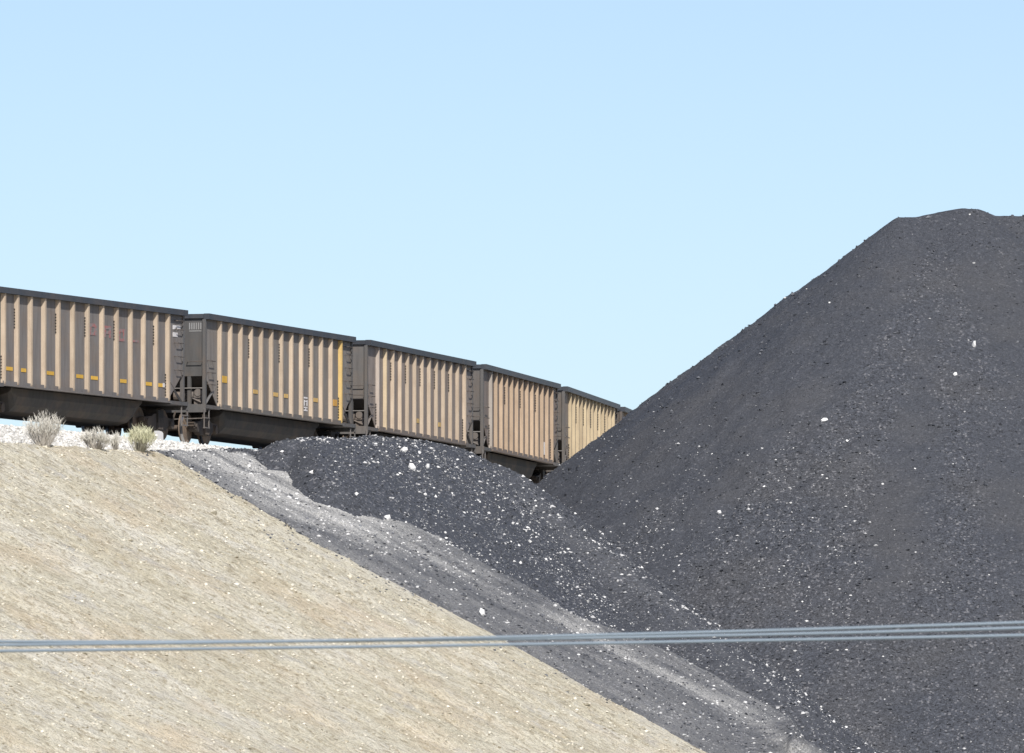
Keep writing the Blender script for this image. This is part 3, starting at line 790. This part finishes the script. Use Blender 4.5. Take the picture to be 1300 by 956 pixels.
# grey housing beside the rail, right of the third bush
jx, jy = beside(203, 1.75); jz = RT - .13
jb = MB(); rg = []
for yy in (-.09, .09):
    rg.append([(-.16, yy, 0), (.10, yy, 0), (.10, yy, .26), (.06, yy, .31), (-.02, yy, .335), (-.16, yy, .335)])
jb.loft(rg)
jo = jb.build('junction_box', NT('galvanised').base((.42, .42, .43), .6, .2)); jo.location = (jx, jy, jz - .02)
MB().cyl((-.10, -.10, .2), 1, .035, .03, 10).build('cable_port', M['under'], jo)
tag(jo, 'small round cornered grey box by the rail right of the yellowish bush', 'box')

# ------------------------------------------------------------------ dry bushes on the shelf
def bush_mat(name, a, b):
    t = NT(name); return t.base(t.mix(t.attr('tone'), a, b), .85)
def bush(px, py, h, wd, n, mats, label, seed):
    x, y = beside(px, py); z = float(E_plain(np.array([x]), np.array([y]))[0])
    r = random.Random(seed); root = empty('desert_bush', (x, y, z - .05)); tag(root, label, 'bush', 'dry bushes by the track')
    V = []; F = []; T = []
    def blade(p0, p1, mid, w0_, tone):
        b = len(V); p0, p1, mid = Vector(p0), Vector(p1), Vector(mid)
        for t_ in (0, .35, .7, 1.0):
            q = p0*(1-t_)**2 + mid*2*t_*(1-t_) + p1*t_*t_
            ww = w0_ * (1 - .75*t_)
            for k in range(3):
                a = k*2.094; V.append((q.x + ww*math.cos(a), q.y + ww*math.sin(a), q.z)); T.append(max(0, min(1, tone + .35*t_)))
        for i in range(3):
            for k in range(3):
                F.append((b + i*3 + k, b + i*3 + (k+1) % 3, b + i*3 + 3 + (k+1) % 3, b + i*3 + 3 + k))
    tips = []
    lobes = [(r.random()*2*math.pi, .35 + .6*r.random(), .62 + .45*r.random(), .10 + .16*r.random()) for _ in range(9)] + [(0, 0, 1.0, .2)]
    for i in range(n):
        la, lr, lh, sp = lobes[r.randrange(len(lobes))]
        tx = wd*.5*lr*math.cos(la) + wd*sp*r.gauss(0, .6); ty = wd*.5*lr*math.sin(la) + wd*sp*r.gauss(0, .6)
        hh = h * lh * (1 - .30*lr*lr) * (.50 + .50*r.random()**.6)
        tip = (tx, ty, hh)
        base = (tx*.30 + r.gauss(0, .03), ty*.30 + r.gauss(0, .03), 0)
        mid = (tx*.85 + r.gauss(0, .05), ty*.85 + r.gauss(0, .05), hh*(.40 + .2*r.random()))
        blade(base, tip, mid, .007, r.random()*.6); tips.append((tip, mid))
    st_ = mesh_np('stems', V, F, mats[0], False, T, root)
    V.clear(); F.clear(); T.clear()
    for tip, mid in tips:
        for k in range(8):
            t_ = .25 + .8*r.random(); q = Vector(mid).lerp(Vector(tip), t_)
            d = Vector((r.gauss(0, .05) + tip[0]*.10, r.gauss(0, .05) + tip[1]*.10, .06 + .09*r.random()))
            blade(q, q + d, q + d*.5 + Vector((r.gauss(0, .015), r.gauss(0, .015), 0)), .0065, r.random()*.7)
    mesh_np('twigs', V, F, mats[1], False, T, root)
GB = (bush_mat('grey_stems', (.30, .27, .23), (.52, .49, .44)), bush_mat('grey_twigs', (.42, .40, .35), (.70, .68, .62)))
YB = (bush_mat('olive_stems', (.30, .28, .22), (.50, .48, .38)), bush_mat('olive_twigs', (.42, .42, .28), (.66, .65, .46)))
bush(54, 3.9, .95, 1.02, 300, GB, 'largest grey dry bush standing leftmost on the slope edge by the track', 1)
bush(122, 3.9, .62, .78, 190, GB, 'low grey dry bush in the middle of the row by the track', 2)
bush(147, 3.9, .5, .34, 60, GB, 'smallest dry tuft between the low grey bush and the yellowish one', 3)
bush(177, 4.0, .76, .84, 240, YB, 'yellowish green dry bush, rightmost of the row by the track', 4)

# ------------------------------------------------------------------ cables across the foreground
def cable(pts, Y, label):
    p = np.polyfit([q[0] for q in pts], [q[1] for q in pts], 2)
    xs = np.linspace(-4200, 5500, 80); P = []
    lin = np.polyval(p, xs)
    for x, y in zip(xs, lin):
        a, b = ray(x, y); P.append((a*Y, Y, b*Y))
    o = MB().tube(P, .0115, 8).build('overhead_cable', M['cable']); tag(o, label, 'cable', 'overhead cables crossing the foreground')
cable([(1300, 790), (1100, 797.5), (900, 802), (760, 806.5), (560, 810.5), (400, 813.5), (0, 819)], 74.0, 'overhead cable that runs highest of the three at the right')
cable([(1300, 797), (1100, 803), (900, 807.5), (760, 809.5), (560, 812), (400, 814), (0, 814.5)], 74.6, 'overhead cable in the middle at the right, highest at the left edge')
cable([(1300, 806), (1100, 811.5), (760, 816.5), (560, 819), (400, 822), (0, 826.5)], 75.2, 'overhead cable that hangs lowest of the three all the way across')
